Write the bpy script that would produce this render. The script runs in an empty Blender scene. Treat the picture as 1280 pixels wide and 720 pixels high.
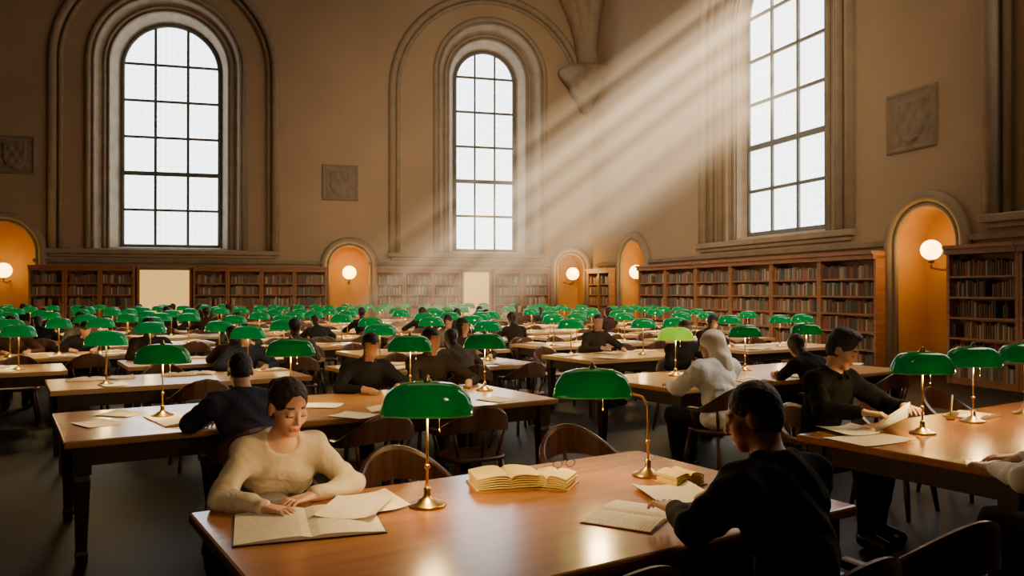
import bpy, math, random, bmesh
import numpy as np
from mathutils import Vector, Matrix
random.seed(7)
SC=bpy.context.scene
COL=SC.collection
TH=math.radians(32.5)
U=(math.cos(TH),math.sin(TH)); NN=(-math.sin(TH),math.cos(TH))
def P(a,b): return (U[0]*a+NN[0]*b, U[1]*a+NN[1]*b)
CAMH=1.62
# ---------------------------------------------------------------- materials
def newmat(name):
    m=bpy.data.materials.new(name); m.use_nodes=True
    nt=m.node_tree; b=nt.nodes['Principled BSDF']
    return m,nt,b
def simple(name,col,rough=.5,metal=0.,var=.25,scale=8.,stretch=(1,1,1),bump=0.,emit=None,es=0.,coat=0.,spec=.5):
    m,nt,b=newmat(name)
    tc=nt.nodes.new('ShaderNodeTexCoord'); mp=nt.nodes.new('ShaderNodeMapping'); mp.inputs['Scale'].default_value=stretch
    nz=nt.nodes.new('ShaderNodeTexNoise'); nz.inputs['Scale'].default_value=scale; nz.inputs['Detail'].default_value=5
    rp=nt.nodes.new('ShaderNodeValToRGB')
    rp.color_ramp.elements[0].position=.3; rp.color_ramp.elements[1].position=.7
    rp.color_ramp.elements[0].color=tuple(c*(1-var) for c in col)+(1,)
    rp.color_ramp.elements[1].color=tuple(min(1,c*(1+var)) for c in col)+(1,)
    nt.links.new(tc.outputs['Object'],mp.inputs[0]); nt.links.new(mp.outputs[0],nz.inputs[0])
    nt.links.new(nz.outputs[0],rp.inputs[0]); nt.links.new(rp.outputs[0],b.inputs['Base Color'])
    b.inputs['Roughness'].default_value=rough; b.inputs['Metallic'].default_value=metal
    b.inputs['Specular IOR Level'].default_value=spec
    if coat: b.inputs['Coat Weight'].default_value=coat; b.inputs['Coat Roughness'].default_value=.15
    if bump:
        bp=nt.nodes.new('ShaderNodeBump'); bp.inputs['Strength'].default_value=bump; bp.inputs['Distance'].default_value=.02
        nt.links.new(nz.outputs[0],bp.inputs['Height']); nt.links.new(bp.outputs[0],b.inputs['Normal'])
    if emit: b.inputs['Emission Color'].default_value=emit+(1,); b.inputs['Emission Strength'].default_value=es
    return m
M_plaster=simple('plaster',(.42,.30,.185),.85,var=.08,scale=.5,bump=.08)
M_stone=simple('carved_stone',(.44,.355,.25),.8,var=.14,scale=3,bump=.2)
M_mould=simple('moulded_stone',(.33,.25,.165),.8,var=.12,scale=3,bump=.15)
M_plaque=simple('plaque_stone',(.27,.20,.135),.85,var=.15,scale=5,bump=.2)
M_niche=simple('amber_lit_niche_plaster',(.55,.28,.05),.8,var=.08,scale=2)  # amber glow of the globe lamps put into the plaster colour
M_stoned=simple('carved_stone_dark',(.26,.19,.125),.8,var=.25,scale=3,bump=.3)
M_floor=simple('dark_floor',(.010,.007,.005),.55,var=.35,scale=3,spec=.25)
M_ceil=simple('ceiling_plaster',(.2,.13,.08),.9,var=.1,scale=1)
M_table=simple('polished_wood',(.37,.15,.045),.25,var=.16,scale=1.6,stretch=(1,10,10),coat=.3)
M_table2=simple('lit_polished_wood',(.45,.23,.085),.28,var=.15,scale=1.6,stretch=(1,10,10),coat=.2)  # lighter copy of the table wood, lit look of mid tables in colour
M_tablefar=simple('bright_lit_polished_wood',(.54,.32,.14),.3,var=.12,scale=1.6,stretch=(1,10,10))  # palest copy, lamp and window brightness put into the wood colour
M_wood=simple('dark_wood',(.030,.012,.006),.45,var=.35,scale=4,stretch=(8,8,1))
M_chair=simple('chair_wood',(.075,.028,.013),.38,var=.35,scale=4,stretch=(6,6,1),coat=.1)
M_shelf=simple('shelf_wood',(.33,.135,.05),.5,var=.25,scale=3,stretch=(1,1,6))
M_brass=simple('brass',(.50,.31,.11),.3,metal=1.,var=.15,scale=20)
M_frame=simple('window_frame_metal',(.16,.15,.13),.6,var=.1)
M_paper=simple('paper',(.92,.83,.64),.8,var=.04,scale=5)
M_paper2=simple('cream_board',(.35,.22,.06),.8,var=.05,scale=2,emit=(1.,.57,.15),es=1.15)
M_bulb=simple('bulb',(1,.9,.7),.5,emit=(1.,.72,.36),es=9)
M_globe=simple('glass_globe',(1,.9,.7),.4,emit=(1.,.60,.14),es=11)
M_cover=simple('book_cover',(.30,.05,.03),.5)
M_iron=simple('dark_metal',(.03,.025,.02),.4,metal=.6)
def page_mat():
    m,nt,b=newmat('printed_page')
    tc=nt.nodes.new('ShaderNodeTexCoord'); 
    mp=nt.nodes.new('ShaderNodeMapping'); mp.inputs['Scale'].default_value=(1,1,1)
    w=nt.nodes.new('ShaderNodeTexWave'); w.wave_type='BANDS'; w.bands_direction='Y'; w.inputs['Scale'].default_value=22
    n=nt.nodes.new('ShaderNodeTexNoise'); n.inputs['Scale'].default_value=60
    mu=nt.nodes.new('ShaderNodeMath'); mu.operation='MULTIPLY'
    gt=nt.nodes.new('ShaderNodeMath'); gt.operation='GREATER_THAN'; gt.inputs[1].default_value=.42
    mx=nt.nodes.new('ShaderNodeMixRGB'); mx.inputs[1].default_value=(.92,.83,.63,1); mx.inputs[2].default_value=(.72,.63,.46,1)
    nt.links.new(tc.outputs['Object'],mp.inputs[0]); nt.links.new(mp.outputs[0],w.inputs[0]); nt.links.new(mp.outputs[0],n.inputs[0])
    nt.links.new(w.outputs['Fac'],mu.inputs[0]); nt.links.new(n.outputs[0],mu.inputs[1]); nt.links.new(mu.outputs[0],gt.inputs[0])
    nt.links.new(gt.outputs[0],mx.inputs[0]); nt.links.new(mx.outputs[0],b.inputs['Base Color']); b.inputs['Roughness'].default_value=.8
    return m
M_page=page_mat()
M_ypage=simple('lamplit_yellow_pages',(.98,.74,.25),.8,var=.06,scale=9)  # lamplight on the pages put into the yellow
def shade_mat(name,col,tcol,em,mixf=.22):
    m,nt,b=newmat(name); out=nt.nodes['Material Output']
    b.inputs['Base Color'].default_value=col+(1,); b.inputs['Roughness'].default_value=.10
    b.inputs['Emission Color'].default_value=tcol+(1,); b.inputs['Emission Strength'].default_value=em
    n=nt.nodes.new('ShaderNodeTexNoise'); n.inputs['Scale'].default_value=6
    tr=nt.nodes.new('ShaderNodeBsdfTranslucent'); 
    mx0=nt.nodes.new('ShaderNodeMixRGB'); mx0.inputs[1].default_value=tcol+(1,); mx0.inputs[2].default_value=tuple(c*.6 for c in tcol)+(1,)
    nt.links.new(n.outputs[0],mx0.inputs[0]); nt.links.new(mx0.outputs[0],tr.inputs[0])
    mx=nt.nodes.new('ShaderNodeMixShader'); mx.inputs[0].default_value=mixf
    nt.links.new(b.outputs[0],mx.inputs[1]); nt.links.new(tr.outputs[0],mx.inputs[2]); nt.links.new(mx.outputs[0],out.inputs[0])
    return m
M_shade=shade_mat('green_glass',(.0,.15,.035),(.006,.34,.06),.09,.15)
M_shadef=shade_mat('green_glass_small',(.0,.24,.065),(.008,.42,.09),.20,.15)
M_shade_y=shade_mat('yellow_green_glass',(.25,.45,.02),(.45,.8,.03),.5)
def glass_mat():
    m,nt,b=newmat('milky_leaded_glass')
    tc=nt.nodes.new('ShaderNodeTexCoord')
    br=nt.nodes.new('ShaderNodeTexBrick'); br.offset=0; br.inputs['Scale'].default_value=1.
    br.inputs['Color1'].default_value=(.90,.97,1,1); br.inputs['Color2'].default_value=(.82,.90,.95,1); br.inputs['Mortar'].default_value=(.55,.60,.63,1)
    br.inputs['Mortar Size'].default_value=.008; br.inputs['Brick Width'].default_value=.18; br.inputs['Row Height'].default_value=.24
    sx=nt.nodes.new('ShaderNodeSeparateXYZ'); cx=nt.nodes.new('ShaderNodeCombineXYZ')
    nt.links.new(tc.outputs['Object'],sx.inputs[0]); nt.links.new(sx.outputs[0],cx.inputs[0]); nt.links.new(sx.outputs[2],cx.inputs[1])
    nt.links.new(cx.outputs[0],br.inputs[0]); nt.links.new(br.outputs[0],b.inputs['Emission Color'])
    b.inputs['Base Color'].default_value=(.8,.85,.9,1); b.inputs['Emission Strength'].default_value=5.0
    return m
M_glass=glass_mat()
def objcol(name,rough=.75,bump=0):
    m,nt,b=newmat(name); oi=nt.nodes.new('ShaderNodeObjectInfo')
    n=nt.nodes.new('ShaderNodeTexNoise'); n.inputs['Scale'].default_value=30
    mx=nt.nodes.new('ShaderNodeMixRGB'); mx.blend_type='MULTIPLY'; mx.inputs[0].default_value=.12
    nt.links.new(oi.outputs['Color'],mx.inputs[1]); nt.links.new(n.outputs[0],mx.inputs[2]); nt.links.new(mx.outputs[0],b.inputs['Base Color'])
    b.inputs['Roughness'].default_value=rough; b.inputs['Specular IOR Level'].default_value=.15
    if bump:
        tc=nt.nodes.new('ShaderNodeTexCoord'); n2=nt.nodes.new('ShaderNodeTexNoise'); n2.inputs['Scale'].default_value=7; n2.inputs['Detail'].default_value=2; n2.inputs['Distortion'].default_value=1.2
        bp=nt.nodes.new('ShaderNodeBump'); bp.inputs['Strength'].default_value=bump; bp.inputs['Distance'].default_value=.03
        nt.links.new(tc.outputs['Object'],n2.inputs[0]); nt.links.new(n2.outputs[0],bp.inputs['Height']); nt.links.new(bp.outputs[0],b.inputs['Normal'])
    return m
M_cloth=objcol('woven_cloth',.9,.4); M_bookoc=objcol('book_spine',.55)
M_hair=simple('dark_hair',(.02,.012,.008),.55,var=.5,scale=40,stretch=(1,1,.2),bump=.4)
M_skinf=simple('skin',(.36,.19,.12),.6,var=.05)
M_pants=simple('dark_trousers',(.008,.008,.010),.8,spec=.2)
M_shoe=simple('black_leather',(.012,.01,.01),.35)
def attrmat(name,r):
    m,nt,b=newmat(name); a=nt.nodes.new('ShaderNodeAttribute'); a.attribute_name='Col'
    nt.links.new(a.outputs['Color'],b.inputs['Base Color']); b.inputs['Roughness'].default_value=r
    return m
M_skin=attrmat('skin_painted',.5)
M_booksmany=attrmat('book_spines_many',.6)
# ---------------------------------------------------------------- helpers
def tag(o,label=None,cat=None,group=None,kind=None):
    if label: o['label']=label
    if cat: o['category']=cat
    if group: o['group']=group
    if kind: o['kind']=kind
    return o
class MB:
    def __init__(s): s.v=[]; s.f=[]; s.m=[]; s.sm=[]
    def addv(s,vs): k=len(s.v); s.v.extend([tuple(v) for v in vs]); return k
    def face(s,idx,m=0,sm=False): s.f.append(tuple(idx)); s.m.append(m); s.sm.append(sm)
    def box(s,c,d,m=0,taper=1.,rz=0.):
        x,y,z=d[0]/2,d[1]/2,d[2]/2; vs=[]
        for zz,t in ((-z,taper),(z,1.)):
            for xx,yy in ((-x,-y),(x,-y),(x,y),(-x,y)):
                X,Y=xx*t,yy*t
                if rz: X,Y=X*math.cos(rz)-Y*math.sin(rz),X*math.sin(rz)+Y*math.cos(rz)
                vs.append((c[0]+X,c[1]+Y,c[2]+zz))
        k=s.addv(vs)
        for q in ((3,2,1,0),(4,5,6,7),(0,1,5,4),(1,2,6,5),(2,3,7,6),(3,0,4,7)): s.face([k+i for i in q],m)
        return s
    def loft(s,rings,m=0,closed=True,cap0=True,cap1=True,sm=True,loop=False):
        n=len(rings[0]); ks=[s.addv(r) for r in rings]
        L=len(rings)
        for i in range(L if loop else L-1):
            a,b=ks[i],ks[(i+1)%L]
            for j in range(n if closed else n-1):
                j2=(j+1)%n
                s.face((a+j,a+j2,b+j2,b+j),m,sm)
        if cap0 and not loop: s.face([ks[0]+j for j in range(n)][::-1],m)
        if cap1 and not loop: s.face([ks[-1]+j for j in range(n)],m)
        return s
    def lathe(s,prof,c=(0,0,0),n=24,m=0,sm=True):
        rings=[[(c[0]+r*math.cos(2*math.pi*i/n),c[1]+r*math.sin(2*math.pi*i/n),c[2]+z) for i in range(n)] for r,z in prof]
        return s.loft(rings,m,sm=sm)
    def tube(s,path,r,n=8,m=0,flat=1.,loop=False):
        pts=[Vector(p) for p in path]; rings=[]; L=len(pts)
        rr=r if isinstance(r,(list,tuple)) else [r]*L
        up=None
        for i,p in enumerate(pts):
            if loop: t=(pts[(i+1)%L]-pts[i-1])
            else: t=(pts[min(i+1,L-1)]-pts[max(i-1,0)])
            t.normalize()
            if up is None:
                up=Vector((0,0,1)) if abs(t.z)<.9 else Vector((1,0,0))
            side=t.cross(up); side.normalize(); up=side.cross(t); up.normalize()
            rings.append([p+side*(rr[i]*math.cos(2*math.pi*j/n))+up*(rr[i]*flat*math.sin(2*math.pi*j/n)) for j in range(n)])
        return s.loft(rings,m,loop=loop)
    def obj(s,name,mats,parent=None,loc=(0,0,0),rz=0.,bevel=0.):
        me=bpy.data.meshes.new(name); me.from_pydata(s.v,[],s.f)
        if not isinstance(mats,(list,tuple)): mats=[mats]
        for m in mats: me.materials.append(m)
        me.polygons.foreach_set('material_index',s.m); me.polygons.foreach_set('use_smooth',s.sm); me.update()
        return link(name,me,parent,loc,rz,bevel)
def link(name,data,parent=None,loc=(0,0,0),rz=0.,bevel=0.):
    o=bpy.data.objects.new(name,data); COL.objects.link(o)
    o.location=loc; o.rotation_euler=(0,0,rz)
    if parent: o.parent=parent
    if bevel:
        b=o.modifiers.new('bevel','BEVEL'); b.width=bevel; b.segments=2; b.limit_method='ANGLE'
    return o
def empty(name,loc,rz=0.):
    e=bpy.data.objects.new(name,None); COL.objects.link(e); e.location=loc; e.rotation_euler=(0,0,rz); e.empty_display_size=.1
    return e
def dup(root,loc,rz,scale=None):
    c=root.copy(); COL.objects.link(c); c.location=loc; c.rotation_euler=(0,0,rz)
    if scale: c.scale=scale
    def rec(src,dst):
        for ch in src.children:
            k=ch.copy(); COL.objects.link(k); k.parent=dst; rec(ch,k)
    rec(root,c)
    return c
def fixn(o):
    bm=bmesh.new(); bm.from_mesh(o.data); bmesh.ops.recalc_face_normals(bm,faces=bm.faces); bm.to_mesh(o.data); bm.free()
# ---------------------------------------------------------------- room
CX,CY=2.94,29.4
dL=(-.963,-.268); nL=(.268,-.963); dR=(.326,-.945); nR=(-.945,-.326)
class Wall:
    def __init__(s,d,n):
        s.d=d; s.n=n; s.rz=math.atan2(d[1],d[0])
        s.sg=1 if (n[0]*-math.sin(s.rz)+n[1]*math.cos(s.rz))>0 else -1   # local y sign pointing into the room
    def p(s,ss,dep,z): return (CX+s.d[0]*ss+s.n[0]*dep, CY+s.d[1]*ss+s.n[1]*dep, z)
WL=Wall(dL,nL); WR=Wall(dR,nR)
def sL(x): k=(x-640)/1000; return (2.94-29.4*k)/(.963-.268*k)
def sR(x): k=(x-640)/1000; return (29.4*k-2.94)/(.326+.945*k)
def wall_box(mb,W,s0,s1,d0,d1,z0,z1,m=0):
    vs=[W.p(a,b,c) for c in (z0,z1) for a,b in ((s0,d0),(s1,d0),(s1,d1),(s0,d1))]
    k=mb.addv(vs)
    for q in ((3,2,1,0),(4,5,6,7),(0,1,5,4),(1,2,6,5),(2,3,7,6),(3,0,4,7)): mb.face([k+i for i in q],m)
def arch(sc,half,zb,zs,n=20,off=0):
    pts=[(sc-half,zb),(sc-half,zs)]
    for i in range(1,n): 
        a=math.pi-math.pi*i/n; pts.append((sc+half*math.cos(a),zs+half*math.sin(a)))
    pts+=[(sc+half,zs),(sc+half,zb)]
    return pts
def cutter(W,sc,h0,zb0,zs0,dep0,h1,zb1,zs1,dep1,mat=None):
    mb=MB(); r0=[W.p(a,dep0,b) for a,b in arch(sc,h0,zb0,zs0)]; r1=[W.p(a,dep1,b) for a,b in arch(sc,h1,zb1,zs1)]
    mb.loft([r0,r1],sm=False)
    o=mb.obj('cutter',mat or M_stone); fixn(o)
    return o
def make_wall(name,W,s0,s1,cuts,ztop,label):
    mb=MB(); wall_box(mb,W,s0,s1,0,-2.2,-.05,ztop)
    o=mb.obj(name,[M_plaster]); fixn(o)
    for c in cuts:
        md=o.modifiers.new('b','BOOLEAN'); md.operation='DIFFERENCE'; md.object=c; md.solver='EXACT'
        try: md.material_mode='TRANSFER'
        except Exception: pass
    dg=bpy.context.evaluated_depsgraph_get(); me=bpy.data.meshes.new_from_object(o.evaluated_get(dg)); 
    o.modifiers.clear(); o.data=me
    for c in cuts: bpy.data.objects.remove(c)
    tag(o,label,'wall',kind='structure'); return o
ZT=14.
WIN=[(WL,sL(209),3.25,8.9,2.15,1.5,8.95,1.0),(WL,sL(614),3.45,8.6,1.8,1.12,9.3,1.0),(WR,10.25,2.8,8.8,2.1,1.5,8.7,.55),(WR,19.3,2.8,8.8,2.1,1.5,8.7,.55)]
NICHE=[(WL,sL(3),.95,2.85),(WL,sL(437),.72,2.5),(WL,sL(713),.55,2.5),(WR,sR(792),.85,2.5),(WR,sR(1159),.74,2.55)]
cutsL=[];cutsR=[]
for i,(W,sc,oh,os_,fh,gh,gs,rd) in enumerate(WIN):
    c=cutsL if W is WL else cutsR
    if i!=1: c.append(cutter(W,sc,oh,2.95,os_,.3,oh,2.95,os_,-.22,M_plaster))
    else: c.append(cutter(W,sc,fh+.12,2.97,gs,.3,fh+.12,2.97,gs,-.14,M_stone))
    c.append(cutter(W,sc,fh+.1,2.99,gs,-.1,(fh+gh)/2+.12,3.02,gs,-.45*rd-.1))
    c.append(cutter(W,sc,(fh+gh)/2,3.04,gs,-.4*rd-.05,gh,3.1,gs,-rd-.1))
for W,sc,h,zs in NICHE:
    c=cutsL if W is WL else cutsR
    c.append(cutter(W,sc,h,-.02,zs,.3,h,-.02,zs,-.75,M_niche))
make_wall('wall_back',WL,-2.2,27,cutsL,ZT,'tall tan plaster wall with arched window recesses')
make_wall('wall_right',WR,0,27,cutsR,ZT,'tall tan plaster wall with arched window recesses')
mb=MB(); mb.box((-4,13,-.05),(60,44,.1)); tag(mb.obj('floor',M_floor),'dark polished reading room floor','floor',kind='structure')
mb=MB(); mb.box((-4,18,ZT+.1),(60,40,.2)); tag(mb.obj('ceiling',M_ceil),'high plaster ceiling','ceiling',kind='structure')
tn=[0]
def trim(mb,label,mat=M_stone,bevel=0):
    tn[0]+=1; return tag(mb.obj('trim_%d'%tn[0],mat,bevel=bevel),label,'trim',kind='structure')
for i,(W,sc,oh,os_,fh,gh,gs,rd) in enumerate(WIN):
    mb=MB(); k0=1 if i==1 else 0
    for half,r,dep,zs in ((oh+.06,.13,.0,os_),(oh-.15,.08,-.14 if i!=1 else .0,os_)):
        mb.tube([W.p(a,dep,z) for a,z in arch(sc,half,2.95,zs,28)[k0:]],r,8)
    trim(mb,'moulded stone arch around tall window recess',M_mould)
    mb=MB(); d0=-.2 if i!=1 else 0.
    for half,r,dep in ((fh+.20,.09,d0),(fh+.05,.05,d0-.03),((fh+gh)/2+.10,.05,-.45*rd),((fh+gh)/2-.02,.035,-.45*rd-.04)):
        mb.tube([W.p(a,dep,z) for a,z in arch(sc,half,3.0,gs,28)],r,8)
    trim(mb,'inner stone moulding framing the window',M_mould)
    mb=MB(); wall_box(mb,W,sc-(oh if i!=1 else fh)-.2,sc+oh+.2,-.3,.16,2.82,2.96); wall_box(mb,W,sc-(oh if i!=1 else fh)-.1,sc+oh+.1,-.3,.08,2.72,2.82); trim(mb,'projecting stone window sill',M_mould,bevel=.02)
    rz=W.rz; base=W.p(sc,-rd,0)
    fr=MB()
    def bar(x0,z0,x1,z1,w,t=.07):
        if abs(x0-x1)<1e-6: fr.box((x0,0,(z0+z1)/2),(w,t,abs(z1-z0)))
        else: fr.box(((x0+x1)/2,0,z0),(abs(x1-x0),t,w))
    fr.tube([(a,0,z) for a,z in arch(0,gh-.02,3.12,gs,28)],.06,6); bar(-gh,3.13,gh,3.13,.12)
    for xx in (-gh/3,gh/3): bar(xx,3.1,xx,gs+math.sqrt((gh-.03)**2-xx*xx),.085 if gh>1.3 else .065)
    nr=6
    for r in range(1,nr): 
        z=3.12+r*(gs+.15-3.12)/(nr-1)
        hw=gh if z<=gs else math.sqrt(max(.01,gh*gh-(z-gs)**2))
        bar(-hw,z,hw,z,.14 if r==2 else .08,.09 if r==2 else .07)
    o=fr.obj('window_%d'%(i+1),M_frame,loc=base,rz=rz)
    tag(o,'tall arched window with dark glazing bars and milky panes','window',kind='structure')
    g=MB(); g.face(range(g.addv([(a,0,z) for a,z in arch(0,gh,3.1,gs,28)]),len(g.v)))
    go=g.obj('window_pane',M_glass,parent=o); go.location=(0,-.02*W.sg,0)
for i,(W,sc,h,zs) in enumerate(NICHE):
    mb=MB()
    mb.tube([W.p(a,.03,z) for a,z in arch(sc,h+.14,0,zs,20)],.12,8); mb.tube([W.p(a,.04,z) for a,z in arch(sc,h-.02,0,zs,20)],.05,8)
    trim(mb,'round arched stone surround of a lit niche',M_mould)
    zl=2.28 if i!=4 else 2.42
    e=empty('wall_lamp',W.p(sc,-.1 if i!=2 else .25,zl),W.rz)
    tag(e,'glowing round glass globe lamp in arched niche','lamp',group='globe lamps in wall niches')
    g=MB(); R=.23 if i<4 else .19
    g.lathe([(.001,-R)]+[(R*math.sin(math.pi*j/12),-R*math.cos(math.pi*j/12)) for j in range(1,12)]+[(.001,R)],(0,0,0),n=20)
    g.obj('globe',M_globe,parent=e)
    b=MB(); sgn=-W.sg
    dd=.64 if i!=2 else .98
    b.tube([(0,sgn*dd,-.3),(0,sgn*.3,-.38),(0,0,-.34),(0,0,-.19)],.022,8); b.lathe([(.05,-.25),(.07,-.19),(.03,-.16)]); b.obj('bracket',M_brass,parent=e)
    L=bpy.data.lights.new('niche_light','POINT'); L.energy=48 if i<4 else 34; L.color=(1,.54,.12); L.shadow_soft_size=.2
    lo=link('niche_light',L); lo.location=W.p(sc,.10 if i!=2 else .5,zl+.05)
for W,x,z,sz in ((WL,425,5.3,1.2),(WR,1140,4.95,1.2),(WL,18,5.8,1.15)):
    s=(sL if W is WL else sR)(x); N=40
    mb=MB(); vs=[]
    for i in range(N+1):
        for j in range(N+1):
            u=i/N*2-1; v=j/N*2-1
            edge=max(abs(u),abs(v)); hgt=.02
            if edge>.86: hgt=.05
            wsh=.52 if v>-.1 else .52*math.sqrt(max(0,1-((-.1-v)/.62)**2))
            if abs(u)<wsh and v<.62: hgt+=.04
            if abs(u)<wsh-.1 and v<.52 and v>-.6: hgt+=.018*math.cos(14*u)*math.cos(9*v)-.008
            elif edge<.86 and abs(u)>=wsh: hgt+=.012*math.sin(12*u)*math.sin(11*v)
            if edge>=.999: hgt=.002
            vs.append((u*sz/2,W.sg*(hgt+.003),v*sz/2))
    k=mb.addv(vs)
    for i in range(N):
        for j in range(N): mb.face((k+i*(N+1)+j,k+(i+1)*(N+1)+j,k+(i+1)*(N+1)+j+1,k+i*(N+1)+j+1),0,True)
    tag(mb.obj('relief_plaque',M_plaque,loc=W.p(s,0.01,z),rz=W.rz),'square carved stone relief plaque with shield on wall','plaque',group='carved wall plaques')
mb=MB()
def ribpath(dirx,diry,R,z0,n=14,push=.25):
    ox,oy=CX+(nL[0]+nR[0])*push,CY+(nL[1]+nR[1])*push
    return [(ox+dirx*R*(1-math.cos(a)),oy+diry*R*(1-math.cos(a)),z0+R*1.15*math.sin(a)) for a in [math.pi/2*i/n for i in range(n+1)]]
for dx,dy,R,r in ((dL[0],dL[1],4.4,.42),(dR[0],dR[1],4.2,.32),(dL[0]*.95+nL[0]*.25,dL[1]*.95+nL[1]*.25,5.6,.26),(dL[0]*.7+nL[0]*.6,dL[1]*.7+nL[1]*.6,5.2,.26),((nL[0]+nR[0])*.7,(nL[1]+nR[1])*.7,5.5,.38),(dR[0]*.8+nR[0]*.6,dR[1]*.8+nR[1]*.6,5.,.26)):
    mb.tube(ribpath(dx,dy,R,9.6),r,10)
trim(mb,'moulded stone vault ribs springing from corner corbel',M_mould)
ox,oy=CX+(nL[0]+nR[0])*.4,CY+(nL[1]+nR[1])*.4
mb=MB(); mb.lathe([(r*1.3,z) for r,z in [(.06,8.1),(.18,8.22),(.22,8.45),(.42,8.75),(.48,8.87),(.46,8.95),(.60,9.15),(.74,9.38),(.78,9.5),(.74,9.64),(.6,9.70)]],(ox,oy,0),n=20)
trim(mb,'carved stone corbel under vault ribs',M_stoned)
# ---------------------------------------------------------------- bookcases and books
SHZ=[.12,.46,.82,1.18,1.54,1.90,2.26]
cols=[(.20,.08,.05),(.16,.10,.06),(.28,.17,.10),(.12,.09,.08),(.34,.25,.16),(.10,.12,.09),(.34,.12,.07),(.20,.14,.09),(.46,.38,.27),(.09,.08,.09)]
books=[]
def bookcase(W,s0,s1):
    w=s1-s0; sg=W.sg
    e=empty('bookcase',W.p((s0+s1)/2,.0,0),W.rz)
    tag(e,'tall wooden bookcase filled with old books along wall','bookcase',group='wall bookcases')
    b=MB(); b.box((-w/2+.03,sg*.19,1.17),(.06,.38,2.34)); b.box((w/2-.03,sg*.19,1.17),(.06,.38,2.34)); b.box((0,sg*.02,1.17),(w-.12,.03,2.30)); b.box((0,sg*.19,.06),(w-.12,.36,.12)); b.obj('bookcase_body',M_shelf,parent=e)
    b=MB(); b.box((0,sg*.22,2.33),(w,.44,.10)); b.box((0,sg*.24,2.41),(w,.50,.06)); b.obj('cornice',M_shelf,parent=e)
    for z in SHZ[1:-1]:
        b=MB(); b.box((0,sg*.2,z-.018),(w-.12,.35,.036)); b.obj('shelf',M_shelf,parent=e)
    for zi,z in enumerate(SHZ[:-1]):
        s=s0+.07
        while s<s1-.11:
            if random.random()<.03: s+=random.uniform(.05,.2); continue
            t=random.uniform(.032,.065); h=random.uniform(.21,.29)
            if s+t>s1-.07: break
            books.append((W,s+t/2,z,t-.002,random.uniform(.17,.23),h,random.choice(cols)))
            s+=t
def fill(W,a,b,n):
    w=(b-a)/n
    for i in range(n): bookcase(W,a+w*i+.005,a+w*(i+1)-.005)
fill(WL,sL(683),sL(614),2)
fill(WL,sL(573),sL(468),3)
fill(WL,sL(408),sL(243),4)
fill(WL,sL(171),sL(40),3)
if sR(774)>1.2: fill(WR,.45,sR(774),2)
fill(WR,sR(811),sR(1114),6)
fill(WR,sR(1203),sR(1203)+5.6,4)
for x0,x1 in ((173,241),(575,612)):
    a,b=sL(x1),sL(x0); w=b-a; sg=WL.sg
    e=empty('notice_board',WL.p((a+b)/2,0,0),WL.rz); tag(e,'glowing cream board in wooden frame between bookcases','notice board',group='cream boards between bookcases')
    q=MB()
    q.box((-w/2+.04,sg*.15,1.16),(.07,.3,2.32)); q.box((w/2-.04,sg*.15,1.16),(.07,.3,2.32)); q.box((0,sg*.15,2.36),(w,.32,.08)); q.box((0,sg*.15,.40),(w-.16,.28,.8)); q.obj('board_frame',M_shelf,parent=e)
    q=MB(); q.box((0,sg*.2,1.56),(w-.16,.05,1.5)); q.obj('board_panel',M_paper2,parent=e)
mb=MB(); 
for W,a,b in ((WL,sL(690),sL(460)),(WL,sL(412),sL(42)),(WR,.4,sR(772)),(WR,sR(813),sR(1112)),(WR,sR(1206),sR(1206)+6)):
    wall_box(mb,W,a,b,0,.10,2.54,2.64)
trim(mb,'stone ledge moulding above the bookcases',M_stoned)
def bdist(b): q=b[0].p(b[1],.2,0); return q[1]+ (100 if (q[0]/q[1]>.66 or b[2]<.3) else 0)
books.sort(key=bdist)
ubm=bpy.data.meshes.new('book')
tb=MB(); tb.loft([[(-.5,-.5,z),(.5,-.5,z),(.5,.4,z),(.3,.5,z),(-.3,.5,z),(-.5,.4,z)] for z in (0,1)],sm=False)
ubm.from_pydata(tb.v,[],tb.f); ubm.materials.append(M_bookoc)
for b in books[:290]:
    W,s,z,t,d,h,c=b
    o=link('book',ubm,loc=W.p(s,.33-d/2,z),rz=W.rz if W.sg>0 else W.rz+math.pi)
    o.scale=(t,d,h); o.color=c+(1,)
    tag(o,'old clothbound book standing on wall bookcase shelf','book',group='books on the wall bookcases')
vs=[];fs=[];cc=[]
for W,s,z,t,d,h,c in books[290:]:
    k=len(vs)
    for zz in (z,z+h):
        for a,dp in ((s-t/2,.33-d),(s+t/2,.33-d),(s+t/2,.33),(s-t/2,.33)): vs.append(W.p(a,dp,zz))
    for q in ((3,2,1,0),(4,5,6,7),(0,1,5,4),(1,2,6,5),(2,3,7,6),(3,0,4,7)): fs.append([k+i for i in q])
    cc+= [c+(1,)]*8
me=bpy.data.meshes.new('books'); me.from_pydata(vs,[],fs); me.materials.append(M_booksmany)
at=me.color_attributes.new('Col','FLOAT_COLOR','POINT'); at.data.foreach_set('color',np.array(cc,dtype=np.float32).ravel())
tag(link('books',me),'many rows of old books filling the wall bookcases','books',kind='stuff')
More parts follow.
